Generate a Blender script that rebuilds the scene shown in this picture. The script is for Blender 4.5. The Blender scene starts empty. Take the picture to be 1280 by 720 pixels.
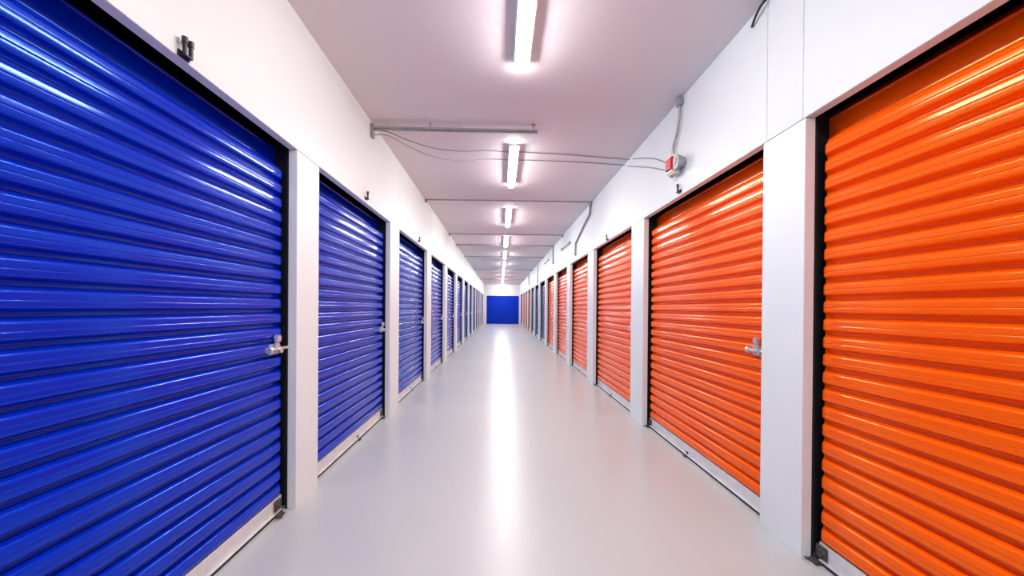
import bpy, bmesh, math, random
from mathutils import Vector, Matrix
random.seed(7)
C = bpy.context.scene.collection
SC = bpy.context.scene

# ------------------------------------------------------------------ camera
YAW, PIT, ROL, F_PX, CY, ZC = .0295, -.0045, .0075, 500.0, 387.0, 1.327
c, s = math.cos, math.sin
r0 = Vector((c(YAW), -s(YAW), 0)); f0 = Vector((s(YAW), c(YAW), 0)); zz = Vector((0, 0, 1))
fw = f0 * c(PIT) + zz * s(PIT); up = zz * c(PIT) - f0 * s(PIT)
Rx = r0 * c(ROL) + up * s(ROL); Ux = up * c(ROL) - r0 * s(ROL)
cam = bpy.data.objects.new('camera', bpy.data.cameras.new('camera')); C.objects.link(cam)
M = Matrix((Rx, Ux, -fw)).transposed().to_4x4(); M.translation = (0, 0, ZC)
cam.matrix_world = M
cam.data.sensor_width = 36; cam.data.lens = F_PX / 1280 * 36
cam.data.shift_y = (CY - 360) / 1280
cam.data.clip_start = .02; cam.data.clip_end = 200
SC.camera = cam

# ------------------------------------------------------------------ world, exposure
w = bpy.data.worlds.new('world'); SC.world = w; w.use_nodes = True
w.node_tree.nodes['Background'].inputs[0].default_value = (0, 0, 0, 1)
w.node_tree.nodes['Background'].inputs[1].default_value = 0
SC.view_settings.view_transform = 'Standard'; SC.view_settings.look = 'None'
SC.view_settings.gamma = 1; SC.view_settings.use_curve_mapping = False
SC.view_settings.exposure = 0.0
LAMP = 101.0           # emission of the fluorescent diffusers

# ------------------------------------------------------------------ materials
def lin(v):
    v /= 255
    return v / 12.92 if v <= .04045 else ((v + .055) / 1.055) ** 2.4
def rgb(r, g, b): return (lin(r), lin(g), lin(b), 1)

def mat(name, col, rough=.5, metal=0, coat=0, coat_rough=.1, spec=.5, noise=None, rnoise=None, bump=None, emit=None, tint=None):
    """noise = (scale, amount) mottles the colour; rnoise = (scale, lo, hi) the roughness; bump = (scale, strength)"""
    m = bpy.data.materials.new(name); m.use_nodes = True
    nt = m.node_tree; b = nt.nodes['Principled BSDF']
    b.inputs['Base Color'].default_value = col
    b.inputs['Roughness'].default_value = rough; b.inputs['Metallic'].default_value = metal
    b.inputs['Coat Weight'].default_value = coat; b.inputs['Coat Roughness'].default_value = coat_rough
    b.inputs['Specular IOR Level'].default_value = spec
    tc = nt.nodes.new('ShaderNodeTexCoord')
    def nz(scale, detail=4):
        n = nt.nodes.new('ShaderNodeTexNoise'); n.inputs['Scale'].default_value = scale
        n.inputs['Detail'].default_value = detail
        nt.links.new(tc.outputs['Object'], n.inputs['Vector']); return n
    if tint: b.inputs['Specular Tint'].default_value = tint
    if noise:
        n = nz(noise[0]); r = nt.nodes.new('ShaderNodeMapRange')
        r.interpolation_type = 'SMOOTHSTEP'; r.inputs[1].default_value = .2; r.inputs[2].default_value = .8
        r.inputs[3].default_value = 1 - noise[1]; r.inputs[4].default_value = 1 + noise[1] * .3
        nt.links.new(n.outputs[0], r.inputs[0])
        mx = nt.nodes.new('ShaderNodeVectorMath'); mx.operation = 'SCALE'
        mx.inputs[0].default_value = col[:3]; nt.links.new(r.outputs[0], mx.inputs['Scale'])
        nt.links.new(mx.outputs[0], b.inputs['Base Color'])
    if rnoise:
        n = nz(rnoise[0], 6); r = nt.nodes.new('ShaderNodeMapRange')
        r.interpolation_type = 'SMOOTHSTEP'; r.inputs[1].default_value = .2; r.inputs[2].default_value = .8
        r.inputs[3].default_value = rnoise[1]; r.inputs[4].default_value = rnoise[2]
        nt.links.new(n.outputs[0], r.inputs[0]); nt.links.new(r.outputs[0], b.inputs['Roughness'])
    if bump:
        n = nz(bump[0], 3); bp = nt.nodes.new('ShaderNodeBump'); bp.inputs['Strength'].default_value = bump[1]
        bp.inputs['Distance'].default_value = .01
        nt.links.new(n.outputs[0], bp.inputs['Height']); nt.links.new(bp.outputs[0], b.inputs['Normal'])
    if emit:
        b.inputs['Emission Color'].default_value = emit[0]; b.inputs['Emission Strength'].default_value = emit[1]
    return m

M_blue = mat('blue_paint', (.0, .020, .50, 1), rough=.145, spec=1.0, tint=(.10, .36, 1, 1), bump=(2.5, .015))
M_orange = mat('orange_paint', (.99, .115, .0, 1), rough=.15, spec=1.0, tint=(1, .5, .14, 1), bump=(2.5, .015))
M_flat = mat('plain_blue_paint', (.0, .028, .50, 1), rough=.5, spec=.4, tint=(.3, .5, 1, 1))
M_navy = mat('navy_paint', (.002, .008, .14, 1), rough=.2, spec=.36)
M_wall = mat('white_wall_panel', (.70, .735, .745, 1), rough=.45, noise=(1.3, .02))
M_pillar = mat('white_pillar_panel', (.80, .84, .85, 1), rough=.4, noise=(2, .02))
M_ceil = mat('ceiling_board', (.715, .655, .68, 1), rough=.8, noise=(.8, .03))
M_floor = mat('polished_concrete', (.53, .545, .55, 1), rough=.3, spec=.5, noise=(.7, .04))
M_joint = mat('dark_joint', (.03, .03, .035, 1), rough=.9)
M_alu = mat('aluminium_bar', (.78, .78, .79, 1), rough=.42, metal=.25, noise=(14, .12))
M_rubber = mat('black_rubber', (.018, .018, .02, 1), rough=.8)
M_guide = mat('shaded_guide', (.008, .008, .012, 1), rough=.85)  # near-black colour stands in for the shade inside the guide channels
M_chrome = mat('chrome', (.70, .70, .68, 1), rough=.3, metal=.65)
M_steel = mat('galvanised_steel', (.38, .38, .39, 1), rough=.45, metal=.5, noise=(20, .2))
M_bracket = mat('dirty_steel', (.16, .15, .14, 1), rough=.55, metal=.6, noise=(60, .7))
M_black = mat('black_plastic', (.015, .015, .018, 1), rough=.45)
M_white = mat('white_plastic', (.80, .78, .74, 1), rough=.4)
M_red = mat('red_plastic', (.65, .015, .02, 1), rough=.3)
M_grey = mat('grey_cable', (.30, .29, .30, 1), rough=.6)
M_body = mat('lamp_housing', (.8, .8, .8, 1), rough=.5)
M_tube = mat('lamp_diffuser', (.9, .9, .9, 1), rough=.4, emit=((1, .985, .97, 1), LAMP))

# ------------------------------------------------------------------ mesh helpers
def obj(name, bm, m, parent=None, smooth=False, loc=None):
    me = bpy.data.meshes.new(name); bmesh.ops.recalc_face_normals(bm, faces=bm.faces)
    bm.to_mesh(me); bm.free(); me.materials.append(m)
    if smooth:
        for p in me.polygons: p.use_smooth = True
    o = bpy.data.objects.new(name, me); C.objects.link(o)
    if parent: o.parent = parent
    if loc: o.location = loc
    return o

def box(bm, x0, x1, y0, y1, z0, z1, bev=0):
    r = bmesh.ops.create_cube(bm, size=1)
    vs = r['verts']
    for v in vs:
        v.co = Vector(((x0 + x1) / 2 + v.co.x * (x1 - x0), (y0 + y1) / 2 + v.co.y * (y1 - y0), (z0 + z1) / 2 + v.co.z * (z1 - z0)))
    if bev:
        es = list({e for v in vs for e in v.link_edges})
        bmesh.ops.bevel(bm, geom=es, offset=bev, segments=2, affect='EDGES')
    return bm

def cyl(bm, a, b, r, n=16, r2=None):
    a, b = Vector(a), Vector(b); d = b - a
    q = d.to_track_quat('Z', 'Y').to_matrix().to_4x4(); q.translation = (a + b) / 2
    bmesh.ops.create_cone(bm, cap_ends=True, segments=n, radius1=r, radius2=r if r2 is None else r2, depth=d.length, matrix=q)
    return bm

def tube(bm, pts, r, n=10):
    """swept tube through pts, rounded by Catmull-Rom subdivision, capped"""
    P = [Vector(p) for p in pts]
    Q = []
    for i in range(len(P) - 1):
        p0 = P[max(i - 1, 0)]; p1 = P[i]; p2 = P[i + 1]; p3 = P[min(i + 2, len(P) - 1)]
        for k in range(6):
            t = k / 6
            Q.append(.5 * ((2 * p1) + (p2 - p0) * t + (2 * p0 - 5 * p1 + 4 * p2 - p3) * t * t + (3 * p1 - p0 - 3 * p2 + p3) * t ** 3))
    Q.append(P[-1])
    rings = []; ref = Vector((0, 0, 1))
    for i, p in enumerate(Q):
        t = (Q[min(i + 1, len(Q) - 1)] - Q[max(i - 1, 0)]).normalized()
        if abs(t.dot(ref)) > .95: ref = Vector((0, 1, 0)) if abs(t.y) < .9 else Vector((1, 0, 0))
        u = t.cross(ref).normalized(); v = t.cross(u).normalized(); ref = -v if False else ref
        rings.append([bm.verts.new(p + (u * math.cos(2 * math.pi * j / n) + v * math.sin(2 * math.pi * j / n)) * r) for j in range(n)])
    for a, b in zip(rings, rings[1:]):
        for j in range(n): bm.faces.new((a[j], a[(j + 1) % n], b[(j + 1) % n], b[j]))
    bm.faces.new(rings[0]); bm.faces.new(rings[-1])
    return bm

def torus(bm, cen, R, r, axis='X', n=20, m=8, a0=0, a1=2 * math.pi):
    cen = Vector(cen); full = abs(a1 - a0 - 2 * math.pi) < 1e-4; rings = []
    for i in range(n if full else n + 1):
        a = a0 + (a1 - a0) * i / n
        ring = []
        for j in range(m):
            b = 2 * math.pi * j / m; rr = R + r * math.cos(b); h = r * math.sin(b)
            p = {'X': (h, rr * math.cos(a), rr * math.sin(a)), 'Y': (rr * math.cos(a), h, rr * math.sin(a)), 'Z': (rr * math.cos(a), rr * math.sin(a), h)}[axis]
            ring.append(bm.verts.new(cen + Vector(p)))
        rings.append(ring)
    k = len(rings)
    for i in range(k if full else k - 1):
        a, b = rings[i], rings[(i + 1) % k]
        for j in range(m): bm.faces.new((a[j], a[(j + 1) % m], b[(j + 1) % m], b[j]))
    if not full: bm.faces.new(rings[0]); bm.faces.new(rings[-1])
    return bm

def thing(name, label, cat, loc=(0, 0, 0), rz=0, group=None):
    o = bpy.data.objects.new(name, None); C.objects.link(o); o.location = loc; o.rotation_euler = (0, 0, rz)
    o.empty_display_size = .1
    return tag(o, label, cat, group)
def tag(o, label, cat, group=None):
    o['label'] = label; o['category'] = cat
    if group: o['group'] = group
    return o
def struct(name, bm, m):
    o = obj(name, bm, m); o['kind'] = 'structure'; return o
def dup(root, loc, rz=None, label=None, sy=1):
    r = root.copy(); C.objects.link(r); r.location = loc
    if rz is not None: r.rotation_euler = (0, 0, rz)
    if label: r['label'] = label
    r.scale = (1, sy, 1)
    for ch in list(root.children):
        k = ch.copy(); C.objects.link(k); k.parent = r
        for g in ch.children:
            d = g.copy(); C.objects.link(d); d.parent = k
    return r

# ------------------------------------------------------------------ layout (metres)
XL, XR, ZC_ = -1.33, 1.612, 3.22       # wall planes, ceiling height
HD = 2.35                              # underside of the lintel
YB, YE = -4.6, 32.7                    # back wall, end wall
W0 = 2.05                              # nominal shutter opening
# piers: (near edge, far edge); the opening i lies between pier i-1 and pier i
PL = [(-2.2, -1.85), (.21, .56), (2.655, 2.97), (4.87, 5.30), (7.32, 7.75), (9.66, 10.10), (12.0, 12.45)]
while PL[-1][0] < 29: PL.append((PL[-1][0] + 2.43, PL[-1][1] + 2.43))
PL.append((YE - .72, YE))
PR = [(-2.75, -2.40), (-.37, -.02), (2.08, 2.42), (4.465, 4.89), (6.89, 7.36), (9.22, 9.68), (11.6, 12.05)]
while PR[-1][0] < 28: PR.append((PR[-1][0] + 2.40, PR[-1][1] + 2.40))
PR.append((YE - .55, YE))

# ------------------------------------------------------------------ setting
bm = bmesh.new(); box(bm, XL - .35, XR + .35, YB - .2, YE + .3, -.12, 0); struct('floor', bm, M_floor)
bm = bmesh.new(); box(bm, XL - .35, XR + .35, YB - .2, YE + .3, ZC_, ZC_ + .12); struct('ceiling', bm, M_ceil)

def fascia(X, sgn, piers, name):
    """wall above the shutters: sheet panels meeting at thin open joints over a backing sheet"""
    bm = bmesh.new()
    cuts = [YB] + sorted([p[1] for p in piers[3:-1]] if sgn < 0 else [piers[2][0] + .02, piers[2][1] - .03] + [p[0] for p in piers[4:-1]]) + [YE]
    g = .0012
    for a, b in zip(cuts, cuts[1:]):
        box(bm, *sorted((X, X + sgn * .055)), a + g, b - g, HD, ZC_, bev=.0015)
    o = struct(name, bm, M_wall)
    bm = bmesh.new()
    box(bm, *sorted((X + sgn * .0555, X + sgn * .062)), YB, YE, HD + .02, ZC_)
    k = obj('wall_backing', bm, M_joint, o)
    # the solid stretch behind the last pier and behind the camera
    return o
fascia(XL, -1, PL, 'wall_left'); fascia(XR, 1, PR, 'wall_right')

bm = bmesh.new(); box(bm, XL - .35, XR + .35, YB - .1, YB, 0, ZC_); struct('wall_back', bm, M_wall)
for X, sg, pr, nm in ((XL, -1, PL, 'trim_1'), (XR, 1, PR, 'trim_2')):
    bm = bmesh.new(); box(bm, *sorted((X, X + sg * .055)), YB, pr[0][0] - .01, 0, HD - .004); struct(nm, bm, M_wall)
# end wall with its wide opening for the blue shutter
EX0, EX1, EZ = -1.12, 1.53, 2.30
bm = bmesh.new()
box(bm, XL - .3, EX0, YE, YE + .12, 0, ZC_); box(bm, EX1, XR + .3, YE, YE + .12, 0, ZC_); box(bm, EX0, EX1, YE, YE + .12, EZ, ZC_)
struct('wall_end', bm, M_wall)

# ------------------------------------------------------------------ piers between the shutters
ordn = ['first', 'second', 'third', 'fourth', 'fifth', 'sixth', 'seventh', 'eighth', 'ninth', 'tenth', 'eleventh', 'twelfth', 'thirteenth', 'fourteenth', 'fifteenth']
def pier(wd):
    bm = bmesh.new(); box(bm, -.0275, .0275, -wd / 2, wd / 2, 0, HD - .004, bev=.002); return bm
def pier_row(piers, X, sgn, colour, side):
    n = 0
    for i, (a, b) in enumerate(piers):
        if i == 0: lab = f'white pier on the {side} side, behind the camera'
        elif i == 1: lab = f'white pier on the {side} side, just behind the nearest {colour} shutter'
        elif i == len(piers) - 1: lab = f'white pier on the {side} side, farthest away, meeting the end wall'
        else:
            nx = ordn[i - 1]
            lab = f'white pier on the {side} side, right after the {ordn[i-2]} shutter counted from the camera'
        o = obj('pillar', pier(b - a), M_pillar, loc=(X + sgn * .0275, (a + b) / 2, 0))
        tag(o, lab, 'pillar', f'white piers between the {side} shutters')
pier_row(PL, XL, -1, 'blue', 'left'); pier_row(PR, XR, 1, 'orange', 'right')

# ------------------------------------------------------------------ roller shutters
def profile():
    """(depth outwards, height) down the corrugated curtain, then the flat top that rolls back"""
    pts = []
    z0, z1, n = .105, 2.215, 23; p = (z1 - z0) / n
    # one corrugation: narrow deep groove, broad ridge whose crown carries a fine crease
    shape = [(0.0, .0), (.05, .0), (.09, .0022), (.125, .0095), (.155, .0180), (.185, .0225), (.215, .0248), (.235, .0254), (.26, .0256), (.41, .0259), (.425, .0257),
             (.44, .0244), (.455, .0244), (.47, .0259), (.49, .0262), (.51, .0261), (.68, .02515), (.70, .0249), (.718, .0244), (.758, .0224), (.79, .0204), (.808, .0180), (.832, .0110), (.86, .0030), (.89, .0)]
    for i in range(n):
        for t, d in shape: pts.append((d * 1.22, z0 + (i + t) * p))
    # plain top strip, set back where the curtain turns up to its roll
    pts += [(0, z1), (-.010, 2.228), (-.030, 2.236), (-.052, 2.244), (-.058, 2.256), (-.058, 2.26), (-.058, 2.345), (-.059, 2.352), (-.054, 2.356), (-.054, 2.360), (-.060, 2.366), (-.075, 2.385), (-.10, 2.41), (-.13, 2.425)]
    return pts
PROF = profile()

def curtain_bm(W, prof=PROF, xb=-.103, edge=.020):
    """solid corrugated sheet: ribs die away over the last centimetres at each end"""
    bm = bmesh.new(); h = W / 2 - edge
    ys = [(-h, .15), (-h + .006, .45), (-h + .014, .75), (-h + .026, .95), (-h + .05, 1), (0, 1), (h - .05, 1), (h - .026, .95), (h - .014, .75), (h - .006, .45), (h, .15)]
    th = .0012
    fr, bk = [], []
    for y, k in ys:
        wide = (W / 2 + .04) / h if edge else 1         # the plain top strip runs on behind the guides
        fr.append([bm.verts.new((xb + (d * k if d > 0 else d), y * (wide if d < -.045 else 1), z)) for d, z in prof])
        bk.append([bm.verts.new((xb + (d * k if d > 0 else d) - th, y * (wide if d < -.045 else 1), z)) for d, z in prof])
    n = len(prof)
    for a, b in zip(fr, fr[1:]):
        for j in range(n - 1): bm.faces.new((a[j], a[j + 1], b[j + 1], b[j]))
    for a, b in zip(bk, bk[1:]):
        for j in range(n - 1): bm.faces.new((a[j + 1], a[j], b[j], b[j + 1]))
    for e in (0, -1):
        for j in range(n - 1): bm.faces.new((fr[e][j], fr[e][j + 1], bk[e][j + 1], bk[e][j]))
    for j in (0, n - 1):
        for i in range(len(ys) - 1): bm.faces.new((fr[i][j], fr[i + 1][j], bk[i + 1][j], bk[i][j]))
    return bm

def make_shutter(paint, label, group, far):
    W = W0; h = W / 2
    t = thing('roller_shutter', label, 'roller shutter', group=group)
    obj('curtain', curtain_bm(W), paint, t, smooth=True)
    bm = bmesh.new()                                   # aluminium angle along the foot
    box(bm, -.094, -.0795, -h + .022, h - .022, .018, .108, bev=.002)
    box(bm, -.0795, -.064, -h + .04, h - .04, .018, .024, bev=.001)
    bar = obj('bottom_bar', bm, M_alu, t)
    bm = bmesh.new(); box(bm, -.098, -.066, -h + .03, h - .03, 0, .019, bev=.003)
    s_ = obj('rubber_seal', bm, M_rubber, bar); s_['label'] = 'black rubber strip under the bar'
    for e in (-1, 1):                                  # guide channels, U-shaped, open towards the curtain
        bm = bmesh.new()
        a, b = sorted((e * (h - .03), e * (h + .055)))
        if e > 0: a += .0; 
        box(bm, -.190, -.182, a, b, 0, HD + .05)
        a2, b2 = sorted((e * (h - .002), e * (h + .055)))
        box(bm, -.066, -.0565, a2, b2, 0, HD - .004)
        a3, b3 = sorted((e * (h + .047), e * (h + .055)))
        box(bm, -.182, -.066, a3, b3, 0, HD + .05)
        obj('guide', bm, M_guide, t)
        if e != far: continue
        # end bracket with lock eye on the bar, at the end away from the camera
        bm = bmesh.new()
        y0 = e * (h - .06)
        box(bm, -.0795, -.070, y0 - .05, y0 + .02, .03, .095, bev=.002)
        for k in range(4): cyl(bm, (-.071, y0 - .04 + k * .016, .05 + .02 * (k % 2)), (-.063, y0 - .04 + k * .016, .05 + .02 * (k % 2)), .006, 10)
        box(bm, -.079, -.035, y0 - .06, y0 + .0, .0, .014, bev=.002)
        torus(bm, (-.045, y0 - .06, .012), .022, .0045, 'Z')
        bk = obj('end_bracket', bm, M_bracket, t); bk['label'] = 'dark weathered bracket with ring at the foot'
    bm = bmesh.new(); yc = far * .10                   # small floor catch near the middle
    box(bm, -.078, -.045, yc - .020, yc + .020, 0, .010, bev=.002); box(bm, -.0795, -.074, yc - .016, yc + .016, .006, .050, bev=.001)
    cyl(bm, (-.060, yc, .008), (-.060, yc, .020), .008, 12)
    k_ = obj('floor_catch', bm, M_bracket, t); k_['label'] = 'small dark catch at the middle of the foot'
    # latch at the +y end: back plate, sliding bolt, hasp staple, keeper
    lz = 1.06; ly = h - .13
    bm = bmesh.new(); box(bm, -.0715, -.066, ly - .055, ly + .055, lz - .032, lz + .032, bev=.002)
    for yy in (-.045, .045):
        for z_ in (-.022, .022): cyl(bm, (-.067, ly + yy, lz + z_), (-.0625, ly + yy, lz + z_), .006, 10)
    lat = obj('latch', bm, M_chrome, t)
    bm = bmesh.new(); cyl(bm, (-.053, ly - .075, lz), (-.053, h - .002, lz), .0085, 16)
    cyl(bm, (-.053, ly - .092, lz), (-.053, ly - .07, lz), .021, 16)
    box(bm, -.066, -.040, ly - .022, ly - .012, lz - .016, lz + .016, bev=.002)
    box(bm, -.066, -.040, ly + .022, ly + .032, lz - .016, lz + .016, bev=.002)
    obj('bolt', bm, M_chrome, lat, smooth=False)
    bm = bmesh.new(); box(bm, -.062, -.048, ly - .012, ly + .022, lz, lz + .062, bev=.003)
    cyl(bm, (-.066, ly + .034, lz - .008), (-.040, ly + .034, lz - .008), .019, 18)
    cyl(bm, (-.062, ly + .005, lz + .066), (-.038, ly + .005, lz + .066), .021, 18)
    obj('hasp', bm, M_chrome, lat)
    return t

def shutter_row(piers, X, sgn, side, paints):
    protos = {}
    ops = [(a[1], b[0]) for a, b in zip(piers, piers[1:])]
    g = f'corrugated roller shutters along the {side} wall'
    for i, (y0, y1) in enumerate(ops):
        key = paints(i)
        colour = {'blue': 'glossy blue', 'orange': 'glossy orange', 'navy': 'dark navy'}[key]
        if i == 0: lab = f'{colour} corrugated roller shutter on the {side}, behind the camera'
        elif i == 1: lab = f'{colour} corrugated roller shutter nearest the camera on the {side}, cut by the photo edge'
        elif i == len(ops) - 1: lab = f'{colour} corrugated roller shutter last on the {side}, beside the end wall'
        else: lab = f'{colour} corrugated roller shutter, {ordn[i-1]} from the camera along the {side} wall'
        rz = 0 if sgn < 0 else math.pi
        loc = (X, (y0 + y1) / 2, 0); sy = (y1 - y0) / W0
        if key not in protos:
            o = make_shutter({'blue': M_blue, 'orange': M_orange, 'navy': M_navy}[key], lab, g, -sgn)
            o.location = loc; o.rotation_euler = (0, 0, rz); protos[key] = o; o.scale = (1, sy, 1)
        else:
            dup(protos[key], loc, rz, lab, sy)
shutter_row(PL, XL, -1, 'left', lambda i: 'blue')
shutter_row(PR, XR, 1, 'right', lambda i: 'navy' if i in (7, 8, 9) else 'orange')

# end shutter across the corridor
t = thing('roller_shutter', 'wide plain blue roller shutter closing the far end of the corridor', 'roller shutter', ((EX0 + EX1) / 2, YE, 0), math.radians(-90))
WE = EX1 - EX0
zs = EZ / 2.378 * 1.0
prof_e = [(d * .5, z * EZ / 2.26) for d, z in PROF]
obj('curtain', curtain_bm(WE, prof_e, xb=-.07, edge=.0), M_flat, t, smooth=True)
bm = bmesh.new(); box(bm, -.078, -.055, -WE / 2, WE / 2, .0, .10, bev=.002); obj('bottom_bar', bm, M_flat, t)

# ------------------------------------------------------------------ ceiling lights
def make_light(label):
    """surface batten: steel spine on the ceiling, two end caps, rounded opal diffuser"""
    L = 1.48
    t = thing('ceiling_light', label, 'light', group='fluorescent battens in a line along the ceiling')
    bm = bmesh.new(); box(bm, -.068, .068, -L / 2 + .05, L / 2 - .05, -.022, 0, bev=.003)
    for e in (-1, 1): box(bm, *sorted((e * .0495, e * .056)), -L / 2 + .015, L / 2 - .015, -.0535, -.020)
    box(bm, -.030, .030, -L / 2 + .05, L / 2 - .05, -.040, -.020, bev=.003)
    obj('housing', bm, M_body, t)
    for e in (-1, 1):
        bm = bmesh.new(); a, b = sorted((e * (L / 2 - .05), e * (L / 2 - .035))); box(bm, -.040, .040, a, b, -.060, -.0, bev=.004)
        obj('end_cap', bm, M_body, t)
    bm = bmesh.new(); n = 14; ra, rb = .048, .042; ys = [-L / 2, -L / 2 + .008, -L / 2 + .02, L / 2 - .02, L / 2 - .008, L / 2]; ks = [.7, .93, 1, 1, .93, .7]
    def arc(j, k):                                    # wrap-round section: near-vertical sides, rounded belly
        a = math.pi * j / n
        return (math.cos(a) * ra * k, -.040 - math.sin(a) * rb * k)
    rings = []
    for y, k in zip(ys, ks):
        rings.append([bm.verts.new((arc(j, k)[0], y, arc(j, k)[1])) for j in range(n + 1)])
    for a, b in zip(rings, rings[1:]):
        for j in range(n): bm.faces.new((a[j], a[j + 1], b[j + 1], b[j]))
    bm.faces.new(rings[0]); bm.faces.new(rings[-1])
    d = obj('diffuser', bm, M_tube, t, smooth=True); d['label'] = 'glowing white opal diffuser'
    bm = bmesh.new(); box(bm, -.047, .047, -L / 2 + .004, L / 2 - .004, -.040, -.036); obj('reflector', bm, M_body, t)
    return t
LX = .15
L0 = make_light('long white fluorescent batten nearest the camera, running out of the top of the photo')
L0.location = (LX, 2.36, ZC_)
for k in range(-2, 11):
    if k == 0: continue
    y = 2.36 + 2.98 * k
    if y > YE + .3: break
    y = min(y, YE - .95)  # last batten is added, pulled in to brighten the end wall
    if k < 0: lab = f'white fluorescent batten behind the camera, {ordn[-k-1]} back'
    else: lab = f'white fluorescent batten, {ordn[k]} in the line from the camera along the ceiling'
    dup(L0, (LX, y, ZC_), 0, lab)

# ------------------------------------------------------------------ ceiling strut, cables, conduits
t = thing('ceiling_strut', 'grey steel strut under the ceiling running in from the left wall', 'strut', (XL, 4.13, ZC_))
bm = bmesh.new(); box(bm, .02, 1.70, -.021, .021, -.085, -.081); box(bm, .02, 1.70, -.021, -.018, -.085, -.058); box(bm, .02, 1.70, .018, .021, -.085, -.058)
obj('channel', bm, M_steel, t)
bm = bmesh.new(); box(bm, 0, .03, -.03, .03, -.17, -.03, bev=.004); obj('wall_bracket', bm, M_steel, t)
bm = bmesh.new(); cyl(bm, (1.66, 0, -.082), (1.66, 0, 0), .006); cyl(bm, (1.66, 0, -.006), (1.66, 0, 0), .025); cyl(bm, (.6, 0, -.082), (.6, 0, 0), .006); obj('hanger_rod', bm, M_steel, t)
ZCb = ZC_
def cable(pts, r, label, name='cable', cat='cable', m=None, group=None, n=8):
    bm = bmesh.new(); tube(bm, pts, r, n); return tag(obj(name, bm, m or M_grey, smooth=True), label, cat, group)
cable([(XL + .004, 4.12, 3.12), (-1.2, 4.2, 3.15), (-.99, 4.40, 3.135), (-.74, 4.58, 3.13), (-.45, 4.72, 3.16), (-.2, 4.80, 3.205), (0, 4.84, 3.212), (.05, 4.85, 3.2125), (.25, 4.85, 3.2125), (.8, 4.9, 3.212), (1.59, 5.0, 3.205), (1.603, 4.8, 3.14), (1.603, 4.2, 2.92), (1.603, 3.80, 2.72), (1.60, 3.72, 2.68)], .006,
      'grey cable sagging from the left wall, crossing the ceiling to the red alarm', group=None)
cable([(XL + .004, 4.15, 3.09), (-1.18, 4.24, 3.12), (-.98, 4.5, 3.09), (-.74, 4.76, 3.09), (-.45, 4.97, 3.14), (-.2, 5.06, 3.20), (0, 5.10, 3.212), (.06, 5.11, 3.2135), (.8, 5.13, 3.213), (1.59, 5.2, 3.205), (1.604, 5.0, 3.12), (1.604, 4.3, 2.86), (1.604, 3.84, 2.67), (1.60, 3.73, 2.65)], .006,
      'thin grey cable hanging lowest beside its twin and crossing under the second batten')
cond = [(7.05, 'behind the second ceiling light'), (10.3, 'at the near end of the fourth ceiling light'), (12.05, 'just beyond the fourth ceiling light'),
        (14.75, 'at the far end of the fifth ceiling light'), (19.8, 'well down the corridor, second from the end wall'), (26.4, 'closest to the end wall')]
for y, d in cond:
    r = .011 if y < 12 else .016
    bm = bmesh.new(); cyl(bm, (XL + .005, y, ZC_ - r - .001), (XR - .005, y, ZC_ - r - .001), r, 12)
    for x in (XL + .35, -.5, .6, XR - .3): box(bm, x - .012, x + .012, y - r - .014, y + r + .014, ZC_ - .003, ZC_, bev=0)
    for x in (XL + .005, XR - .035): box(bm, x, x + .03, y - .03, y + .03, ZC_ - .06, ZC_ - .001, bev=.004)
    tag(obj('conduit', bm, M_steel, smooth=False), f'thin grey conduit crossing the ceiling {d}', 'conduit', 'conduits crossing the ceiling')

def wall_pipe(pts, r, label):
    bm = bmesh.new()
    for a, b in zip(pts, pts[1:]): cyl(bm, a, b, r, 12)
    for p in pts: bmesh.ops.create_icosphere(bm, subdivisions=2, radius=r * 1.12, matrix=Matrix.Translation(p))
    for p in (pts[0], pts[-1]): box(bm, XR - .05 + .01, XR, p[1] - .035, p[1] + .035, p[2] - .03, p[2] + .03, bev=.004)
    return tag(obj('wall_pipe', bm, M_steel), label, 'pipe', 'grey pipes on the upper right wall')
X1 = XR - .022
wall_pipe([(X1, 7.10, 3.17), (X1, 7.14, 3.02), (X1, 7.50, 2.95), (X1, 8.46, 2.71), (X1, 8.50, 2.48)], .020, 'dark grey pipe slanting down the right wall above the fourth orange shutter')
wall_pipe([(X1, 9.2, 2.84), (X1, 10.4, 2.86)], .014, 'short level grey pipe on the right wall beyond the slanting one')
wall_pipe([(X1, 12.12, 3.16), (X1, 12.12, 2.70)], .020, 'upright grey pipe on the right wall, nearer of the two')
wall_pipe([(X1, 13.3, 2.93), (X1, 14.3, 2.93)], .014, 'short level grey pipe between the two upright ones')
wall_pipe([(X1, 17.15, 3.16), (X1, 17.15, 2.42)], .022, 'upright grey pipe on the right wall, farther of the two')
wall_pipe([(X1, 22.4, 3.16), (X1, 22.4, 2.6)], .022, 'faint upright pipe far down the right wall')
cable([(XR - .006, 2.36, 3.214), (XR - .03, 2.40, 3.19), (XR - .025, 2.47, 3.165), (XR - .01, 2.53, 3.14)], .008, 'short dark cable end curling out at the top of the right wall', name='cable_stub', m=M_black)

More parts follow.
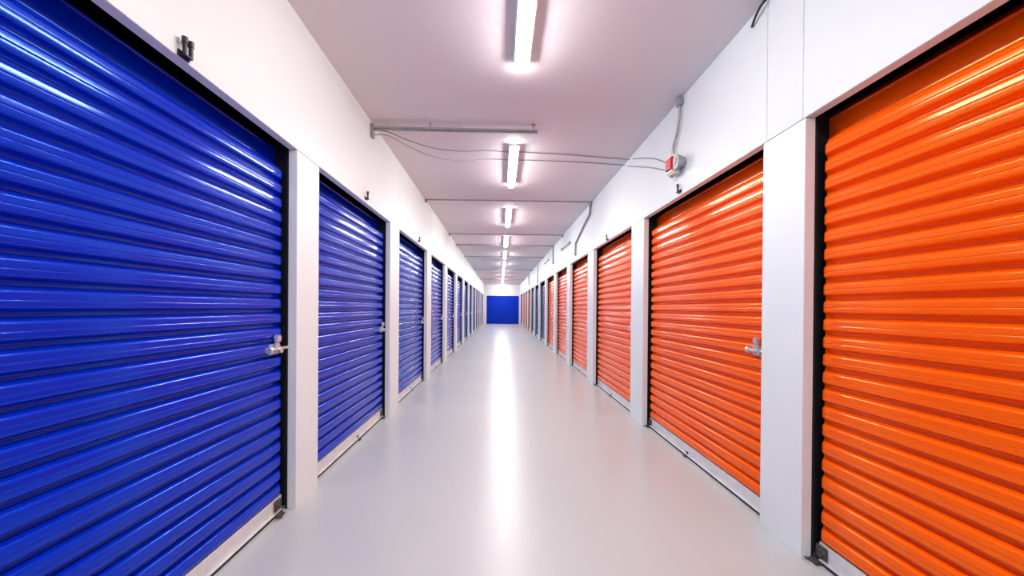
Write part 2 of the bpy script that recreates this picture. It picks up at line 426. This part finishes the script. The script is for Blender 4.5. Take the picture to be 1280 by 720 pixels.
# alarm device: conduit from the ceiling, white housing with a red face, grey round horn
t = thing('alarm_sounder', 'white and red alarm box with grey horn on the upper right wall', 'alarm', (XR, 3.60, 2.63))
bm = bmesh.new(); box(bm, -.09, 0, -.065, .065, -.085, .085, bev=.014); obj('housing', bm, M_white, t)
bm = bmesh.new(); box(bm, -.100, -.045, -.072, .055, -.052, .066, bev=.010); rl = obj('lens', bm, M_red, t); rl['label'] = 'red strobe lens'
bm = bmesh.new(); cyl(bm, (-.005, -.125, -.01), (-.075, -.125, -.01), .040, 24, .062); cyl(bm, (-.075, -.125, -.01), (-.085, -.125, -.01), .062, 24)
cyl(bm, (-.085, -.125, -.01), (-.092, -.125, -.01), .030, 24); box(bm, -.03, -.005, -.13, -.05, -.03, .01)
hn = obj('horn', bm, M_steel, t); hn['label'] = 'grey round horn'
bm = bmesh.new(); cyl(bm, (-.05, .03, -.085), (-.05, .03, -.100), .012, 12); cyl(bm, (-.05, -.03, -.085), (-.05, -.03, -.100), .012, 12); obj('cable_gland', bm, M_steel, t)
bm = bmesh.new(); tube(bm, [(X1, 3.53, 3.20), (X1, 3.55, 3.05), (X1, 3.585, 2.93), (X1, 3.66, 2.83), (X1, 3.68, 2.70)], .012, 10)
box(bm, XR - .045, XR - .001, 3.50, 3.57, 3.14, 3.205, bev=.004)
tag(obj('conduit', bm, M_steel, smooth=False), 'bent grey conduit dropping down the right wall from the ceiling to the alarm', 'conduit')

# black clips on the wall over the shutters
def make_clip(label, double=True):
    t = thing('wall_clip', label, 'clip', group=None)
    bm = bmesh.new(); box(bm, 0, .010, -.030, .030, -.022, .004, bev=.002)
    box(bm, .0, .030, -.020, .020, -.018, -.010, bev=.001); obj('base_plate', bm, M_black, t)
    for y in ((-.016, .016) if double else (0,)):
        bm = bmesh.new(); cyl(bm, (.022, y, -.015), (.022, y, .050), .0085, 12); cyl(bm, (.022, y, .034), (.022, y, .058), .0115, 12)
        obj('prong', bm, M_black, t)
    return t
kL = make_clip('black double-pronged clip on the wall over the nearest blue shutter'); kL.location = (XL, 1.71, 2.375)
k1 = make_clip('black single-pronged clip on the wall over the second blue shutter', False); k1.location = (XL, 3.975, 2.40)
dup(k1, (XL, 6.51, 2.40), 0, 'black single-pronged clip on the wall over the third blue shutter')
dup(k1, (XR, 3.564, 2.395), math.pi, 'black single-pronged clip on the right wall, just under the alarm')
dup(k1, (XR, 5.972, 2.375), math.pi, 'black single-pronged clip on the right wall over the third orange shutter')
